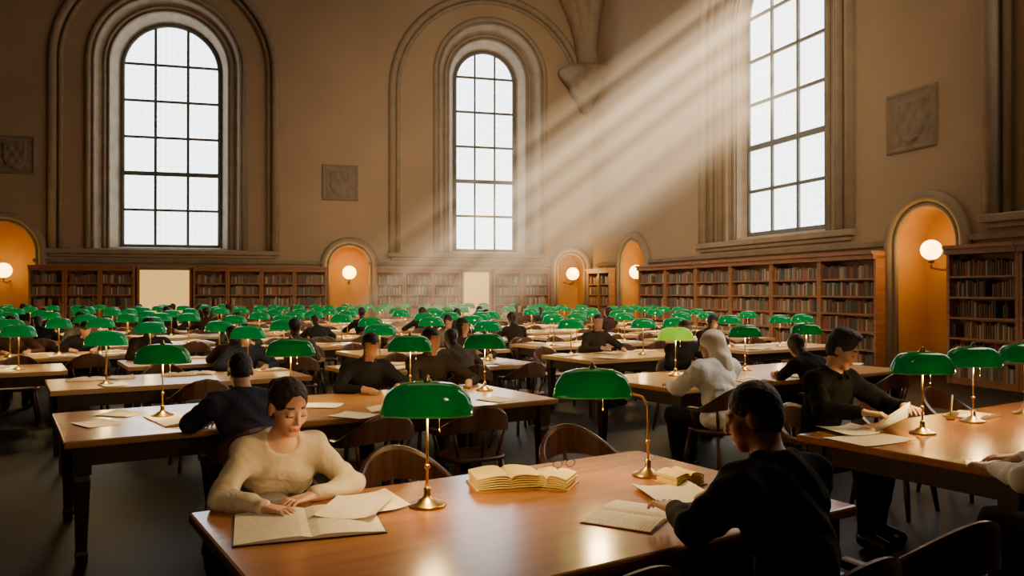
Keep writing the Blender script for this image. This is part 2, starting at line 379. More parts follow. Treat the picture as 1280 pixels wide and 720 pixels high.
# ---------------------------------------------------------------- furniture builders
def table_parts(L,Wd,mat):
    e=empty('reading_table',(0,0,0))
    t=MB(); t.box((0,0,.7275),(L,Wd,.045)); t.obj('tabletop',mat,parent=e,bevel=.012)
    t=MB(); t.box((0,Wd/2-.09,.645),(L-.16,.025,.12)); t.box((0,-Wd/2+.09,.645),(L-.16,.025,.12)); t.box((L/2-.09,0,.645),(.025,Wd-.2,.12)); t.box((-L/2+.09,0,.645),(.025,Wd-.2,.12)); t.obj('apron',M_wood,parent=e)
    for sx in (-1,1):
        for sy in (-1,1):
            t=MB(); t.box((0,0,.62),(.10,.10,.17)); t.loft([[(-r,-r,z),(r,-r,z),(r,r,z),(-r,r,z)] for r,z in ((.03,0),(.034,.06),(.028,.08),(.045,.5),(.038,.53),(.047,.55))],sm=False)
            t.obj('leg',M_wood,parent=e,loc=(sx*(L/2-.1),sy*(Wd/2-.1),0))
    return e
def table_far(L,Wd):
    t=MB(); t.box((0,0,.7275),(L,Wd,.045),0); t.box((0,Wd/2-.09,.645),(L-.16,.025,.12),1); t.box((0,-Wd/2+.09,.645),(L-.16,.025,.12),1); t.box((L/2-.09,0,.645),(.025,Wd-.2,.12),1); t.box((-L/2+.09,0,.645),(.025,Wd-.2,.12),1)
    for sx in (-1,1):
        for sy in (-1,1): t.box((sx*(L/2-.1),sy*(Wd/2-.1),.35),(.09,.09,.70),1,taper=.6)
    return t
def u_path(z0,z1,n=16,w=.26,yf=.10):
    pts=[(-w,yf,z0)]
    for i in range(n+1):
        a=math.pi+math.pi*i/n
        pts.append((w*math.cos(a),-.02+.23*math.sin(a),z0+(z1-z0)*abs(math.sin(a))**1.5))
    pts.append((w,yf,z0)); return pts
def chair_rail(t,m=0,n=16):
    path=u_path(.63,.745,n); rings=[]
    for i,p in enumerate(path):
        q=Vector(path[min(i+1,len(path)-1)])-Vector(path[max(i-1,0)]); q.z=0; q.normalize(); s=Vector((q.y,-q.x,0))
        back=min(1,max(0,(-p[1])/.25)); hh=.016+.072*back**1.3; ww=.026-.014*back
        rings.append([(p[0]+s.x*ww*a,p[1]+s.y*ww*a,p[2]+hh*b) for a,b in ((-1,-1),(1,-1),(1,.75),(.6,1),(-.6,1),(-1,.75))])
    t.loft(rings,m,sm=False)
def chair_seat(t,m=0):
    rings=[]
    for z,k in ((.425,.90),(.43,.97),(.445,1.),(.455,.98),(.458,.9),(.450,.6),(.447,.1)):
        rings.append([(k*.235*math.copysign(abs(math.cos(a))**.6,math.cos(a)),k*.225*math.copysign(abs(math.sin(a))**.6,math.sin(a)),z) for a in [2*math.pi*i/24 for i in range(24)]])
    t.loft(rings,m)
LEGS=[(-1,-1),(1,-1),(1,1),(-1,1)]
def leg_path(sx,sy): return [(sx*.17,sy*.16,.43),(sx*.20,sy*.19,.2),(sx*.225,sy*.215,0)]
def spindles():
    out=[]
    for a in (-140,-90,-40):
        r=math.radians(a); out.append(((.20*math.cos(r),-.02+.18*math.sin(r),.45),(.26*math.cos(r),-.02+.23*math.sin(r),.60+.09*abs(math.sin(r))**1.5)))
    out.append(((-.2,.08,.45),(-.26,.07,.63))); out.append(((.2,.08,.45),(.26,.07,.63)))
    return out
def chair_near():
    e=empty('reading_chair',(0,0,0))
    t=MB(); chair_seat(t); t.obj('seat',M_chair,parent=e)
    t=MB(); chair_rail(t,n=24); t.obj('backrest',M_chair,parent=e)
    for sx,sy in LEGS:
        t=MB(); t.tube(leg_path(sx,sy),[.02,.022,.014],10); t.obj('leg',M_chair,parent=e)
    for a,b in spindles():
        t=MB(); m=tuple((a[i]+b[i])/2 for i in range(3)); t.tube([a,m,b],[.010,.014,.010],8); t.obj('spindle',M_chair,parent=e)
    return tag(e,'dark wooden chair with low curved panel back','chair')
def chair_far():
    t=MB(); chair_seat(t); chair_rail(t,n=8)
    for sx,sy in LEGS: t.tube(leg_path(sx,sy),.018,5)
    for a,b in spindles(): t.tube([a,b],.012,4)
    return t
def shade_mesh(t,c,m=0,seg=32,ax=.19,ay=.105,h=.135):
    def ring(k,z,ex=.75):
        return [(c[0]+k*ax*math.copysign(abs(math.cos(a))**ex,math.cos(a)),c[1]+k*ay*math.copysign(abs(math.sin(a))**ex,math.sin(a)),c[2]+z) for a in [2*math.pi*i/seg for i in range(seg)]]
    prof=[(1.,0),(1.0,.012),(.975,.035),(.93,.065),(.85,.092),(.72,.115),(.52,.129),(.25,.135),(.02,.136)]
    rings=[ring(k,z*h/.135) for k,z in prof]
    inner=[ring(k*.965,z*h/.135-.004+.004*(z==0)) for k,z in prof]
    t.loft(inner[::-1]+rings,m,cap0=True,cap1=True)
LAMPL=bpy.data.lights.new('lamp_light','POINT'); LAMPL.energy=12.; LAMPL.color=(1,.62,.26); LAMPL.shadow_soft_size=.04
LAMPN=bpy.data.lights.new('lamp_light_near','POINT'); LAMPN.energy=16.; LAMPN.color=(1,.60,.23); LAMPN.shadow_soft_size=.04
def lamp_near(off=(0,0),H=.37):
    e=empty('desk_lamp',(0,0,0)); ox,oy=off
    t=MB(); t.lathe([(.075,0),(.078,.006),(.07,.012),(.045,.018),(.035,.03),(.02,.036),(.014,.05),(.016,.07),(.007,.08)],n=28); t.obj('lamp_base',M_brass,parent=e)
    t=MB()
    if abs(ox)+abs(oy)<.02: path=[(0,0,.06),(0,0,.2),(0,-.0,H+.10)]; r=.0052
    else: path=[(0,0,.06),(0,0,.2),(0,0,.33),(ox*.10,oy*.1,.372),(ox*.35,oy*.35,.392),(ox*.7,oy*.7,.40),(ox,oy,.405),(ox,oy,H+.11)]; r=.0055
    t.tube(path,r,10); t.lathe([(.008,.0),(.013,.01),(.008,.02)],(0,0,.15)); t.obj('stem',M_brass,parent=e)
    t=MB(); shade_mesh(t,(ox,oy,H)); t.obj('lamp_shade',M_shade,parent=e)
    t=MB(); t.lathe([(.016,0),(.018,.008),(.008,.016),(.010,.024),(.002,.03)],(ox,oy,H+.134),n=14); t.obj('finial',M_brass,parent=e)
    t=MB(); t.tube([(ox-.07,oy,H+.05),(ox+.07,oy,H+.05)],.014,10); t.obj('bulb',M_bulb,parent=e)
    link('lamp_light',LAMPN,parent=e,loc=(ox+.03,oy-.02,H+.005))
    t=MB(); t.tube([(ox+.05,oy,H+.03),(ox+.05,oy,H-.06)],.0015,5); t.lathe([(.003,0),(.004,.008),(.002,.012)],(ox+.05,oy,H-.07),n=8); t.obj('pull_chain',M_brass,parent=e)
    return tag(e,'brass desk lamp with green glass shade on table','lamp')
def lamp_far_mb():
    t=MB(); shade_mesh(t,(0,0,.37),0,seg=16); t.lathe([(.075,0),(.07,.012),(.03,.03),(.01,.05)],n=12,m=1); t.tube([(0,0,.04),(0,0,.5)],.008,6,1); t.lathe([(.015,0),(.005,.02)],(0,0,.5),n=8,m=1)
    return t
def open_book_mb(w=.17,h=.24,t0=.02,m0=0,m1=1):
    t=MB()
    t.box((0,0,.002),(2*w+.01,h+.012,.004),m1)
    for s in (-1,1):
        n=8
        top=[(s*w*i/n, .004+t0*(math.sin(math.pi*min(1,(i/n)*1.0)**.55)*.55+.45)*(1-.55*(i/n)**3)) for i in range(n+1)]
        prof=[(x,z) for x,z in top]+[(s*w,.004),(0,.004)]
        if s<0: prof=prof[::-1]
        t.loft([[(x,y,z) for x,z in prof] for y in (h/2,-h/2)],m0,sm=False)
    return t
def paper_mb(w,h,curl=.01,n=6,ang=0,z=0,c=(0,0)):
    t=MB(); rings=[]
    for i in range(n+1):
        u=i/n; x=(u-.5)*w; zz=z+.001+curl*(abs(u-.5)*2)**3*(.5+.5*(u>.5))
        rings.append([(x,-h/2,zz),(x,h/2,zz),(x,h/2,zz+.0015),(x,-h/2,zz+.0015)])
    t.loft(rings,sm=False)
    return t
# ---------------------------------------------------------------- people (signed distance figures)
class Field:
    def __init__(s,lo,hi,h):
        s.o=np.array(lo,float); s.h=h; s.n=np.ceil((np.array(hi)-s.o)/h).astype(int)+1; s.d=np.full(s.n,1.,np.float32)
    def blk(s,lo,hi):
        i0=np.maximum(0,np.floor((np.array(lo)-s.o)/s.h).astype(int)); i1=np.minimum(s.n,np.ceil((np.array(hi)-s.o)/s.h).astype(int)+1)
        if (i1<=i0).any(): return None
        ax=[(s.o[k]+s.h*np.arange(i0[k],i1[k])).astype(np.float32) for k in range(3)]
        return tuple(slice(i0[k],i1[k]) for k in range(3)),ax[0][:,None,None],ax[1][None,:,None],ax[2][None,None,:]
    def comb(s,sl,v,k,sub):
        cur=s.d[sl]
        if sub: cur=-cur
        h=np.maximum(k-np.abs(cur-v),0)/k
        r=np.minimum(cur,v)-h*h*k*.25
        s.d[sl]=-r if sub else r
    def cap(s,a,b,ra,rb,k=.03,sub=False):
        a=np.array(a,float); b=np.array(b,float); m=max(ra,rb)+k+3*s.h
        q=s.blk(np.minimum(a,b)-m,np.maximum(a,b)+m)
        if q is None: return
        sl,X,Y,Z=q; d=b-a; L=max(1e-9,float(d@d))
        t=np.clip(((X-a[0])*d[0]+(Y-a[1])*d[1]+(Z-a[2])*d[2])/L,0,1)
        v=np.sqrt((X-a[0]-t*d[0])**2+(Y-a[1]-t*d[1])**2+(Z-a[2]-t*d[2])**2)-(ra+(rb-ra)*t)
        s.comb(sl,v,k,sub)
    def ell(s,c,r,R=None,k=.03,sub=False):
        c=np.array(c,float); m=max(r)+k+3*s.h
        q=s.blk(c-m,c+m)
        if q is None: return
        sl,X,Y,Z=q; X=X-c[0];Y=Y-c[1];Z=Z-c[2]
        if R is not None:
            x=R[0][0]*X+R[1][0]*Y+R[2][0]*Z; y=R[0][1]*X+R[1][1]*Y+R[2][1]*Z; z=R[0][2]*X+R[1][2]*Y+R[2][2]*Z
        else: x,y,z=X,Y,Z
        k0=np.sqrt((x/r[0])**2+(y/r[1])**2+(z/r[2])**2); k1=np.sqrt((x/r[0]**2)**2+(y/r[1]**2)**2+(z/r[2]**2)**2)+1e-6
        s.comb(sl,k0*(k0-1)/k1,k,sub)
    def mesh(s,name):
        d=s.d; d[0]=d[-1]=1; d[:,0]=d[:,-1]=1; d[:,:,0]=d[:,:,-1]=1
        ins=d<0; c=np.zeros(np.array(d.shape)-1,np.uint8)
        for i in (0,1):
            for j in (0,1):
                for k in (0,1): c+=ins[i:ins.shape[0]-1+i,j:ins.shape[1]-1+j,k:ins.shape[2]-1+k]
        act=np.argwhere((c>0)&(c<8)); idx=np.full(c.shape,-1,np.int32); idx[act[:,0],act[:,1],act[:,2]]=np.arange(len(act))
        cor=[(i,j,k) for i in (0,1) for j in (0,1) for k in (0,1)]
        vals={q:d[act[:,0]+q[0],act[:,1]+q[1],act[:,2]+q[2]] for q in cor}
        acc=np.zeros((len(act),3)); cnt=np.zeros(len(act))
        for q in cor:
            for ax in range(3):
                if q[ax]==0:
                    q2=list(q); q2[ax]=1; q2=tuple(q2); a,b=vals[q],vals[q2]; m=(a<0)!=(b<0)
                    t=np.where(m,a/np.where(m,a-b,1),0); p=np.tile(np.array(q,float),(len(act),1)); p[:,ax]+=t
                    acc[m]+=p[m]; cnt[m]+=1
        V=(act+acc/cnt[:,None])*s.h+s.o
        F=[]
        for ax in range(3):
            sl0=[slice(None)]*3; sl1=[slice(None)]*3; sl0[ax]=slice(0,-1); sl1[ax]=slice(1,None)
            A=ins[tuple(sl0)];B=ins[tuple(sl1)]; e=np.argwhere(A!=B); sg=A[e[:,0],e[:,1],e[:,2]]
            o1,o2=[(1,2),(2,0),(0,1)][ax]
            def g(da,db):
                r=e.copy(); r[:,o1]-=da; r[:,o2]-=db; return idx[r[:,0],r[:,1],r[:,2]]
            q=np.stack([g(1,1),g(0,1),g(0,0),g(1,0)],1); q[~sg]=q[~sg][:,::-1]; F.append(q)
        F=np.concatenate(F); F=F[(F>=0).all(1)]
        me=bpy.data.meshes.new(name); me.from_pydata(V.tolist(),[],F.tolist()); me.polygons.foreach_set('use_smooth',[True]*len(F)); me.update()
        return me,V,F
def rotm(yaw,pitch,roll=0):
    return np.array(Matrix.Rotation(yaw,3,'Z')@Matrix.Rotation(-pitch,3,'X')@Matrix.Rotation(roll,3,'Y'))
def default_pose(**k):
    p=dict(neck=(0,.16,.98),head=(0,.235,1.135),yaw=0,pitch=.4,roll=0,sh=.175,
      elR=(.31,.28,.79),elL=(-.31,.28,.79),wrR=(.16,.46,.79),wrL=(-.16,.46,.79),hdR=(-.5,.85,-.05),hdL=(.5,.85,-.05),fem=False,hs=1.)
    p.update(k); return p
def V3(*a): return np.array(a,float)
def build(F,p,off,parts,detail=True):
    nb=V3(*p['neck']); hc=V3(*p['head']); pel=V3(0,0,.535)
    ang=math.atan2(nb[1],nb[2]-.5); RT=np.array(Matrix.Rotation(-ang,3,'X'))
    hs=p['hs']; fem=p['fem']
    RH=rotm(p['yaw'],p['pitch'],p['roll'])
    H=lambda x,y,z: hc+RH@V3(x*hs,y*hs,z*hs)
    sr=nb+V3(p['sh'],-.02,-.045); sl_=nb+V3(-p['sh'],-.02,-.045)
    w=.80 if fem else 1.
    if 'torso' in parts:
        F.ell(pel,(.165*(.93 if fem else 1)+off,.12+off,.088+off))
        mid=pel*.62+nb*.38+V3(0,-.025,0); F.ell(mid,(.135*w+off,.10*w+off,.15),RT)
        ch=pel*.30+nb*.70+V3(0,-.01,0); F.ell(ch,(.165*w+off,.105*(.92 if fem else 1)+off,.165),RT,k=.05)
        if fem:
            for s in (-1,1): F.ell(ch+RT@V3(s*.058,.056,.0),(.050+off,.040+off,.052+off),RT,k=.08)
        F.cap(sr,sl_,(.043 if fem else .050)+off,(.043 if fem else .050)+off,k=.05)
        for q in (sr,sl_): F.cap(nb+V3(0,-.015,.0),q,(.043 if fem else .05)+off,(.038 if fem else .043)+off,k=.04)
    if 'arms' in parts:
        for sh,el,wr in ((sr,p['elR'],p['wrR']),(sl_,p['elL'],p['wrL'])):
            el=V3(*el); wr=V3(*wr)
            if off>0: wr=el+(wr-el)*.93
            F.cap(sh,el,.053*w+off,.040*w+off,k=.04); F.cap(el,wr,.041*w+off,(.027*w if off==0 else .018)+off,k=.015)
    if 'legs' in parts:
        for s in (-1,1):
            hip=V3(s*.085,.02,.525); kn=V3(s*.13,.43,.525); an=V3(s*.12,.40+.04*s,.09)
            F.cap(hip,kn,.078+off,.056+off,k=.04); F.cap(kn,an,.056+off,.038+off,k=.03)
    if 'feet' in parts:
        for s in (-1,1):
            an=V3(s*.12,.39+.04*s,.06); F.cap(an,an+V3(s*.02,.15,-.02),.045+off,.036+off,k=.03)
    if 'head' in parts:
        F.cap(nb+V3(0,-.005,-.02),H(0,-.025,-.05),.054*w,.050*w,k=.03)
        F.ell(H(0,-.015,.03),(.073*hs,.092*hs,.087*hs),RH,k=.02)
        F.ell(H(0,.024,-.036),((.049 if fem else .053)*hs,.064*hs,.076*hs),RH,k=.03)
        if detail:
            cw=.010 if fem else .018
            F.cap(H(-cw,.062,-.088),H(cw,.062,-.088),.016 if fem else .019,.016 if fem else .019,k=.025)
            for s in (-1,1):
                F.ell(H(s*.036,.052,-.022),(.024,.027,.026),RH,k=.02)
                if not fem: F.cap(H(s*.014,.084,.026),H(s*.045,.070,.024),.008,.007,k=.012)
                F.ell(H(s*.031,.096,.006),(.017,.013,.011),RH,k=.010,sub=True)
                F.ell(H(s*.031,.074,.003),(.016,.0145,.0125),RH,k=.004)
                F.ell(H(s*.073,-.008,-.008),(.009,.019,.030),RH,k=.008)
            F.cap(H(0,.086,.012),H(0,.101 if fem else .104,-.030),.006 if fem else .007,.0085 if fem else .010,k=.010)
            F.cap(H(-.010,.090,-.034),H(.010,.090,-.034),.006,.006,k=.006)
            F.cap(H(-.019,.080,-.0585),H(.019,.080,-.0585),.0055,.0055,k=.006); F.cap(H(0,.088,-.057),H(0,.088,-.057),.006,.006,k=.01)
            F.cap(H(-.014,.081,-.068),H(.014,.081,-.068),.0068,.0068,k=.005)
    if 'hands' in parts:
        hw=.88 if fem else 1.
        for s,wr,hd in ((1,p['wrR'],p['hdR']),(-1,p['wrL'],p['hdL'])):
            wr=V3(*wr); f=V3(*hd); f/=np.linalg.norm(f); up=V3(0,0,1); x=np.cross(f,up); x/=np.linalg.norm(x); up=np.cross(x,f)
            Q=lambda a,b,c: wr+x*a*hw+f*b*hw+up*c
            if not detail: F.cap(Q(0,0,0),Q(0,.12,-.01),.032,.03,k=.02); continue
            for i,kx in enumerate((-.031,-.011,.011,.030)):
                F.cap(Q(kx*.55,.0,0),Q(kx,.082,.002),.015*hw,.0105*hw,k=.014)
                L=(.062,.075,.080,.068)[i] if s<0 else (.068,.080,.075,.062)[i]; fan=kx*.32
                a=Q(kx,.084,.002); b_=Q(kx+fan*.5,.084+L*.45,.004); c_=Q(kx+fan*.8,.084+L*.78,-.008); e_=Q(kx+fan,.084+L*.98,-.020)
                F.cap(a,b_,.0094*hw,.0086*hw,k=.004); F.cap(b_,c_,.0086*hw,.0078*hw,k=.003); F.cap(c_,e_,.0078*hw,.0068*hw,k=.003)
            t=-s
            F.cap(Q(t*.018,.02,-.004),Q(t*.048,.058,-.010),.015*hw,.011*hw,k=.012); F.cap(Q(t*.048,.058,-.010),Q(t*.056,.092,-.014),.011*hw,.0085*hw,k=.004)
    return H,RH,hc
def folds(F,amp):
    n=F.n; X=(F.o[0]+F.h*np.arange(n[0]))[:,None,None]; Y=(F.o[1]+F.h*np.arange(n[1]))[None,:,None]; Z=(F.o[2]+F.h*np.arange(n[2]))[None,None,:]
    r1=np.sin(34*Z+20*X+3.2*np.sin(11*Y+9*X)+1.5*np.sin(23*Z-7*X)); r1=np.sign(r1)*np.abs(r1)**.6
    F.d+= (amp*(r1*.6+np.sin(50*Y-34*Z+2.4*np.sin(17*X+9*Z))*.5+.5*np.sin(23*np.abs(X)+37*Y+15*Z+2*np.sin(12*Y)))).astype(np.float32)
def person(loc,rz,p,label,top=(.5,.5,.5),skin=(.56,.33,.22),hair=(.03,.02,.015),style='short',h=.006,collar=False,zs=1.,topname='shirt',off=.018,fold=.005):
    hb=.0048 if h<.006 else h
    lo=(-.52,-.25,-.01); hi=(.52,.80,1.36)
    F=Field(lo,hi,hb); H,RH,hc=build(F,p,0.,('torso','arms','legs','feet','head','hands')); me,V,_=F.mesh('person')
    c=np.tile(np.array(skin),(len(V),1)); hs=p['hs']; q=(V-hc)@RH/hs
    ax=np.abs(q[:,0]); near=(q[:,1]>.045)&(np.abs(q[:,2])<.13)
    lips=near&(ax<.023)&(np.abs(q[:,2]+.063)<.0095)&(q[:,1]>.070); c[lips]=np.array((skin[0]*.78,skin[1]*.36,skin[2]*.38))
    brow=near&(np.abs(ax-.031)<.018)&(np.abs(q[:,2]-.028-.08*(ax-.03)*-1)<.0042); c[brow]=np.array(hair)*1.6
    eye=near&(np.abs(ax-.031)<.0155)&(np.abs(q[:,2]+.004)<.0040); c[eye]=(.03,.018,.012)
    chk=near&(np.abs(ax-.04)<.015)&(np.abs(q[:,2]+.03)<.016); c[chk]=np.array(skin)*np.array((1.05,.90,.88))
    sc_=(np.linalg.norm(q,axis=1)<.16)&(q[:,2]>-.05)&((q[:,1]<.0)|(q[:,2]>.098))&(ax<.072)
    c[sc_]=np.array(hair)*1.1
    c4=np.ones((len(V),4),np.float32); c4[:,:3]=c; at=me.color_attributes.new('Col','FLOAT_COLOR','POINT'); at.data.foreach_set('color',c4.ravel())
    me.materials.append(M_skin); body=link('person',me,loc=(loc[0],loc[1],0),rz=rz); body.scale=(1,1,zs)
    tag(body,label,'person')
    nb=V3(*p['neck'])
    F=Field((-.52,-.25,.40),(.52,.72,1.12),max(h,.006)); build(F,p,off,('torso','arms')); folds(F,fold)
    nk=nb+V3(0,.01,.055)
    F.cap(nk,V3(*p['head']),.068,.10,k=.012,sub=True)
    if p['fem']: F.ell(nb+V3(0,.055,.015),(.072,.060,.062),k=.012,sub=True)
    if collar:
        for s in (-1,1): F.cap(nb+V3(s*.065,-.02,.045),nb+V3(s*.035,.085,-.01),.016,.014,k=.008)
        F.cap(nb+V3(-.06,-.045,.045),nb+V3(.06,-.045,.045),.018,.018,k=.01)
    m2,V2,_=F.mesh(topname); m2.materials.append(M_cloth); o=link(topname,m2,parent=body); o.color=tuple(top)+(1,)
    F=Field((-.3,-.22,.04),(.3,.56,.68),.011); build(F,p,.014,('legs',)); F.ell((0,0,.52),(.178,.13,.085),k=.03); folds(F,.004); m2,_,_=F.mesh('trousers'); m2.materials.append(M_pants); link('trousers',m2,parent=body)
    F=Field((-.25,.25,-.01),(.25,.66,.14),.01); build(F,p,.010,('feet',)); 
    m2,_,_=F.mesh('shoes'); m2.materials.append(M_shoe); link('shoes',m2,parent=body)
    F=Field(hc-.26,hc+.2,.005)
    Hf=lambda x,y,z: hc+RH@V3(x*hs,y*hs,z*hs)
    def E(c_,r_,k=.02,sub=False): F.ell(Hf(*c_),tuple(a*hs for a in r_),RH,k=k,sub=sub)
    if style in('short','bun','quiff'):
        r0=(.0775,.098,.091) if style=='quiff' else (.0758,.0955,.0895)
        E((0,-.018,.033),r0)
        if style!='bun': E((0,-.050,-.02),(.062,.056,.058),.03)
        if style=='quiff': E((0,.035,.108),(.058,.055,.026),.03); E((0,-.02,.10),(.062,.07,.03),.03)
        if style=='bun': E((0,.118,-.030),(.068,.094,.132),.005,True)
        else: E((0,.118,-.038),(.066,.086,.118),.006,True)
        for s in (-1,1): E((s*.085,.010,-.05),(.03,.05,.06),.010,True)
        if style=='bun':
            E((0,-.112,.035),(.045,.038,.045),.012); E((0,-.05,-.03),(.062,.055,.055),.03)
            F.cap(Hf(0,.085,.125),Hf(0,.0,.134),.009,.009,k=.010,sub=True)
        F.cap(Hf(0,-.05,-.155),Hf(0,.1,-.13),.06,.06,k=.01,sub=True)
    elif style=='scarf':
        E((0,-.02,.03),(.094,.114,.107)); E((0,-.05,-.08),(.09,.09,.11),.04); E((0,-.10,-.17),(.11,.06,.10),.05); E((0,.12,-.02),(.06,.07,.085),.02,True)
    n=F.n; X=(F.o[0]+F.h*np.arange(n[0]))[:,None,None]; Z=(F.o[2]+F.h*np.arange(n[2]))[None,None,:]; Y=(F.o[1]+F.h*np.arange(n[1]))[None,:,None]
    if style=='scarf': F.d+=(.004*np.sin(40*X+35*Z+30*Y)).astype(np.float32)
    elif style=='short': F.d+=(.0010*np.sin(230*X+90*Y)*np.cos(170*Z+60*Y)).astype(np.float32)
    else: F.d+=(.0014*np.sin(190*X+60*Y+3*np.sin(60*Z))*np.cos(50*Z+20*Y)).astype(np.float32)
    m2,_,_=F.mesh('hair'); hm=simple('hair_colour',hair,.9 if style=='scarf' else .6,var=.04 if style=='scarf' else .5,scale=60,bump=.1 if style=='scarf' else .6); m2.materials.append(hm); link('headscarf' if style=='scarf' else 'hair',m2,parent=body)
    return body
def person_far_mesh(p,pants=True):
    F=Field((-.5,-.25,-.01),(.5,.78,1.36),.019); H,RH,hc=build(F,p,.010,('torso','arms','legs','feet')); build(F,p,0.,('head','hands'),detail=False); folds(F,.004)
    F.ell(hc+RH@V3(0,-.02,.036),(.079,.099,.092),RH,k=.01)
    me,V,Fc=F.mesh('person'); C=V[Fc].mean(1); q=(C-hc)@RH; r=np.linalg.norm(q,axis=1)
    mi=np.zeros(len(Fc),int); mi[(C[:,2]<.60)&(C[:,1]>.10)|(C[:,2]<.46)]=2
    hd=r<.135; mi[hd]=1; mi[hd&((q[:,1]<.03)|(q[:,2]>.065))]=3
    for k in ('wrR','wrL'):
        w=V3(*p[k]); mi[(np.linalg.norm(C-w-V3(*p['hd'+k[-1]])*.08,axis=1)<.085)]=1
    for m in (M_cloth,M_skinf,M_pants,M_hair): me.materials.append(m)
    me.polygons.foreach_set('material_index',mi); me.update(); return me
# ---------------------------------------------------------------- place near tables
def place_table(e,a0,a1,b0,b1,label):
    x,y=P((a0+a1)/2,(b0+b1)/2); e.location=(x,y,0); e.rotation_euler=(0,0,TH); tag(e,label,'table',group='long reading tables'); return e
T1=place_table(table_parts(2.33,1.35,M_table),.62,2.95,2.0,3.35,'polished reddish wooden reading table with open books and papers')
T2=place_table(table_parts(3.53,1.32,M_table2),.3,3.83,5.3,6.62,'long polished wooden reading table with green lamps')
T3=place_table(table_parts(3.6,1.3,M_table),4.1,7.7,1.9,3.2,'long polished wooden reading table beside man in jacket')
x,y=P(6.85,5.85); T4=dup(T2,(x,y,0),TH)
l1=lamp_near(); l1.location=(-.345,3.26,.75); tag(l1,group='green desk lamps'); 
l2=lamp_near(off=(-.26,.03)); l2.location=(.645,3.80,.75); tag(l2,'brass desk lamp with bent arm and green glass shade','lamp',group='green desk lamps')
for a,b,rz in ((.95,6.05,.1),(1.9,6.2,.2),(2.9,6.15,.1),(3.6,6.1,.15),(4.78,2.8,.0),(5.5,2.87,.1),(6.15,2.85,0),(5.9,6.1,.1),(6.95,6.1,.2),(8.0,6.1,.1)):
    x,y=P(a,b); d=dup(l1,(x,y,.75),rz)
    if (a,b)==(5.9,6.1):
        d['label']='brass desk lamp with glowing yellow green shade'
        for ch in d.children:
            if ch.name.startswith('lamp_shade'): ch.data=ch.data.copy(); ch.data.materials[0]=M_shade_y
C1=chair_near(); first=[True]
def near_chair(a,b,f,jit=0):
    x,y=P(a,b); rz=TH+(0 if f>0 else math.pi)+jit
    if first[0]: first[0]=False; C1.location=(x,y,0); C1.rotation_euler=(0,0,rz); C1['group']='wooden reading chairs'; return C1
    return dup(C1,(x,y,0),rz)
for a,b,f,j in ((1.04,3.68,-1,0),(1.70,3.56,-1,.05),(2.82,3.62,-1,-.05),(2.19,1.66,1,0),(1.56,1.97,1,.0),(2.86,1.70,1,-.12),
    (1.28,4.98,1,0),(2.1,5.05,1,.08),(2.85,5.05,1,-.05),(2.75,6.9,-1,0),(3.45,6.88,-1,0),
    (4.72,3.5,-1,0),(5.6,3.5,-1,.1),(6.5,3.5,-1,0),(4.12,1.52,1,0),(5.2,4.85,1,0),(6.8,4.95,1,0),(7.7,4.95,1,0),(6.7,6.85,-1,0)):
    near_chair(a,b,f,j)
# ---------------------------------------------------------------- near people
x,y=P(1.02,3.66)
person((x,y),TH+math.pi,default_pose(neck=(0,.20,.975),head=(-.01,.27,1.130),yaw=.18,pitch=.34,fem=True,hs=1.03,sh=.142,elR=(.28,.32,.785),elL=(-.27,.33,.785),wrR=(.16,.51,.78),wrL=(-.06,.43,.78),hdR=(-.62,.78,-.05),hdL=(.95,.32,-.05)),
  'woman in cream sweater with tied back hair reading at table',top=(.74,.62,.43),skin=(.74,.43,.28),hair=(.035,.016,.010),style='bun',h=.0055,topname='sweater',off=.018,fold=.0065)
x,y=P(2.19,1.68)
person((x,y),TH,default_pose(neck=(.0,.13,.985),head=(-.01,.20,1.14),yaw=.60,pitch=.28,hs=.95,elR=(.29,.24,.80),elL=(-.27,.22,.80),wrR=(.20,.46,.80),wrL=(-.14,.44,.80),hdR=(-.4,.9,-.05),hdL=(.3,.95,-.05),sh=.175),
  'man in black jacket with short hair sitting at table',top=(.0025,.0025,.0028),hair=(.022,.014,.010),skin=(.42,.23,.15),collar=True,topname='jacket',zs=1.045,fold=.006)
x,y=P(4.72,3.50)
person((x,y),TH+math.pi,default_pose(neck=(0,.12,.985),head=(0,.19,1.145),yaw=.35,pitch=.42,elR=(.31,.26,.80),elL=(-.30,.30,.80),wrR=(.17,.44,.80),wrL=(-.17,.52,.82)),
  'man in dark jacket with black hair reading papers at table',top=(.007,.0065,.0065),hair=(.012,.01,.01),skin=(.62,.36,.23),style='quiff',collar=True,zs=1.08,topname='jacket')
x,y=P(1.28,4.98)
person((x,y),TH,default_pose(neck=(0,.17,.97),head=(0,.25,1.115),yaw=-.2,pitch=.5,sh=.175,elR=(.29,.28,.80),elL=(-.30,.28,.80)),
  'man in dark blue shirt leaning over table seen from behind',top=(.04,.045,.08),hair=(.012,.01,.012),topname='shirt')
x,y=P(5.2,4.85)
person((x,y),TH,default_pose(neck=(0,.06,.995),head=(0,.09,1.155),yaw=.7,pitch=.15,sh=.18,elR=(.29,.20,.79),elL=(-.29,.20,.79),wrR=(.16,.42,.79),wrL=(-.16,.42,.79)),
  'person in pale blue shirt and light headscarf seen from behind',top=(.95,.97,1.),hair=(.95,.88,.74),skin=(.55,.35,.24),style='scarf',topname='shirt',off=.028)
x,y=P(4.12,1.55)
person((x,y),TH,default_pose(neck=(0,.14,.97),head=(0,.21,1.12),yaw=.2,pitch=.4,elL=(-.34,.20,.80),wrL=(-.16,.42,.79)),
  'person with dark hair and pale grey shirt at table',top=(.70,.68,.66),hair=(.015,.012,.012),topname='shirt')
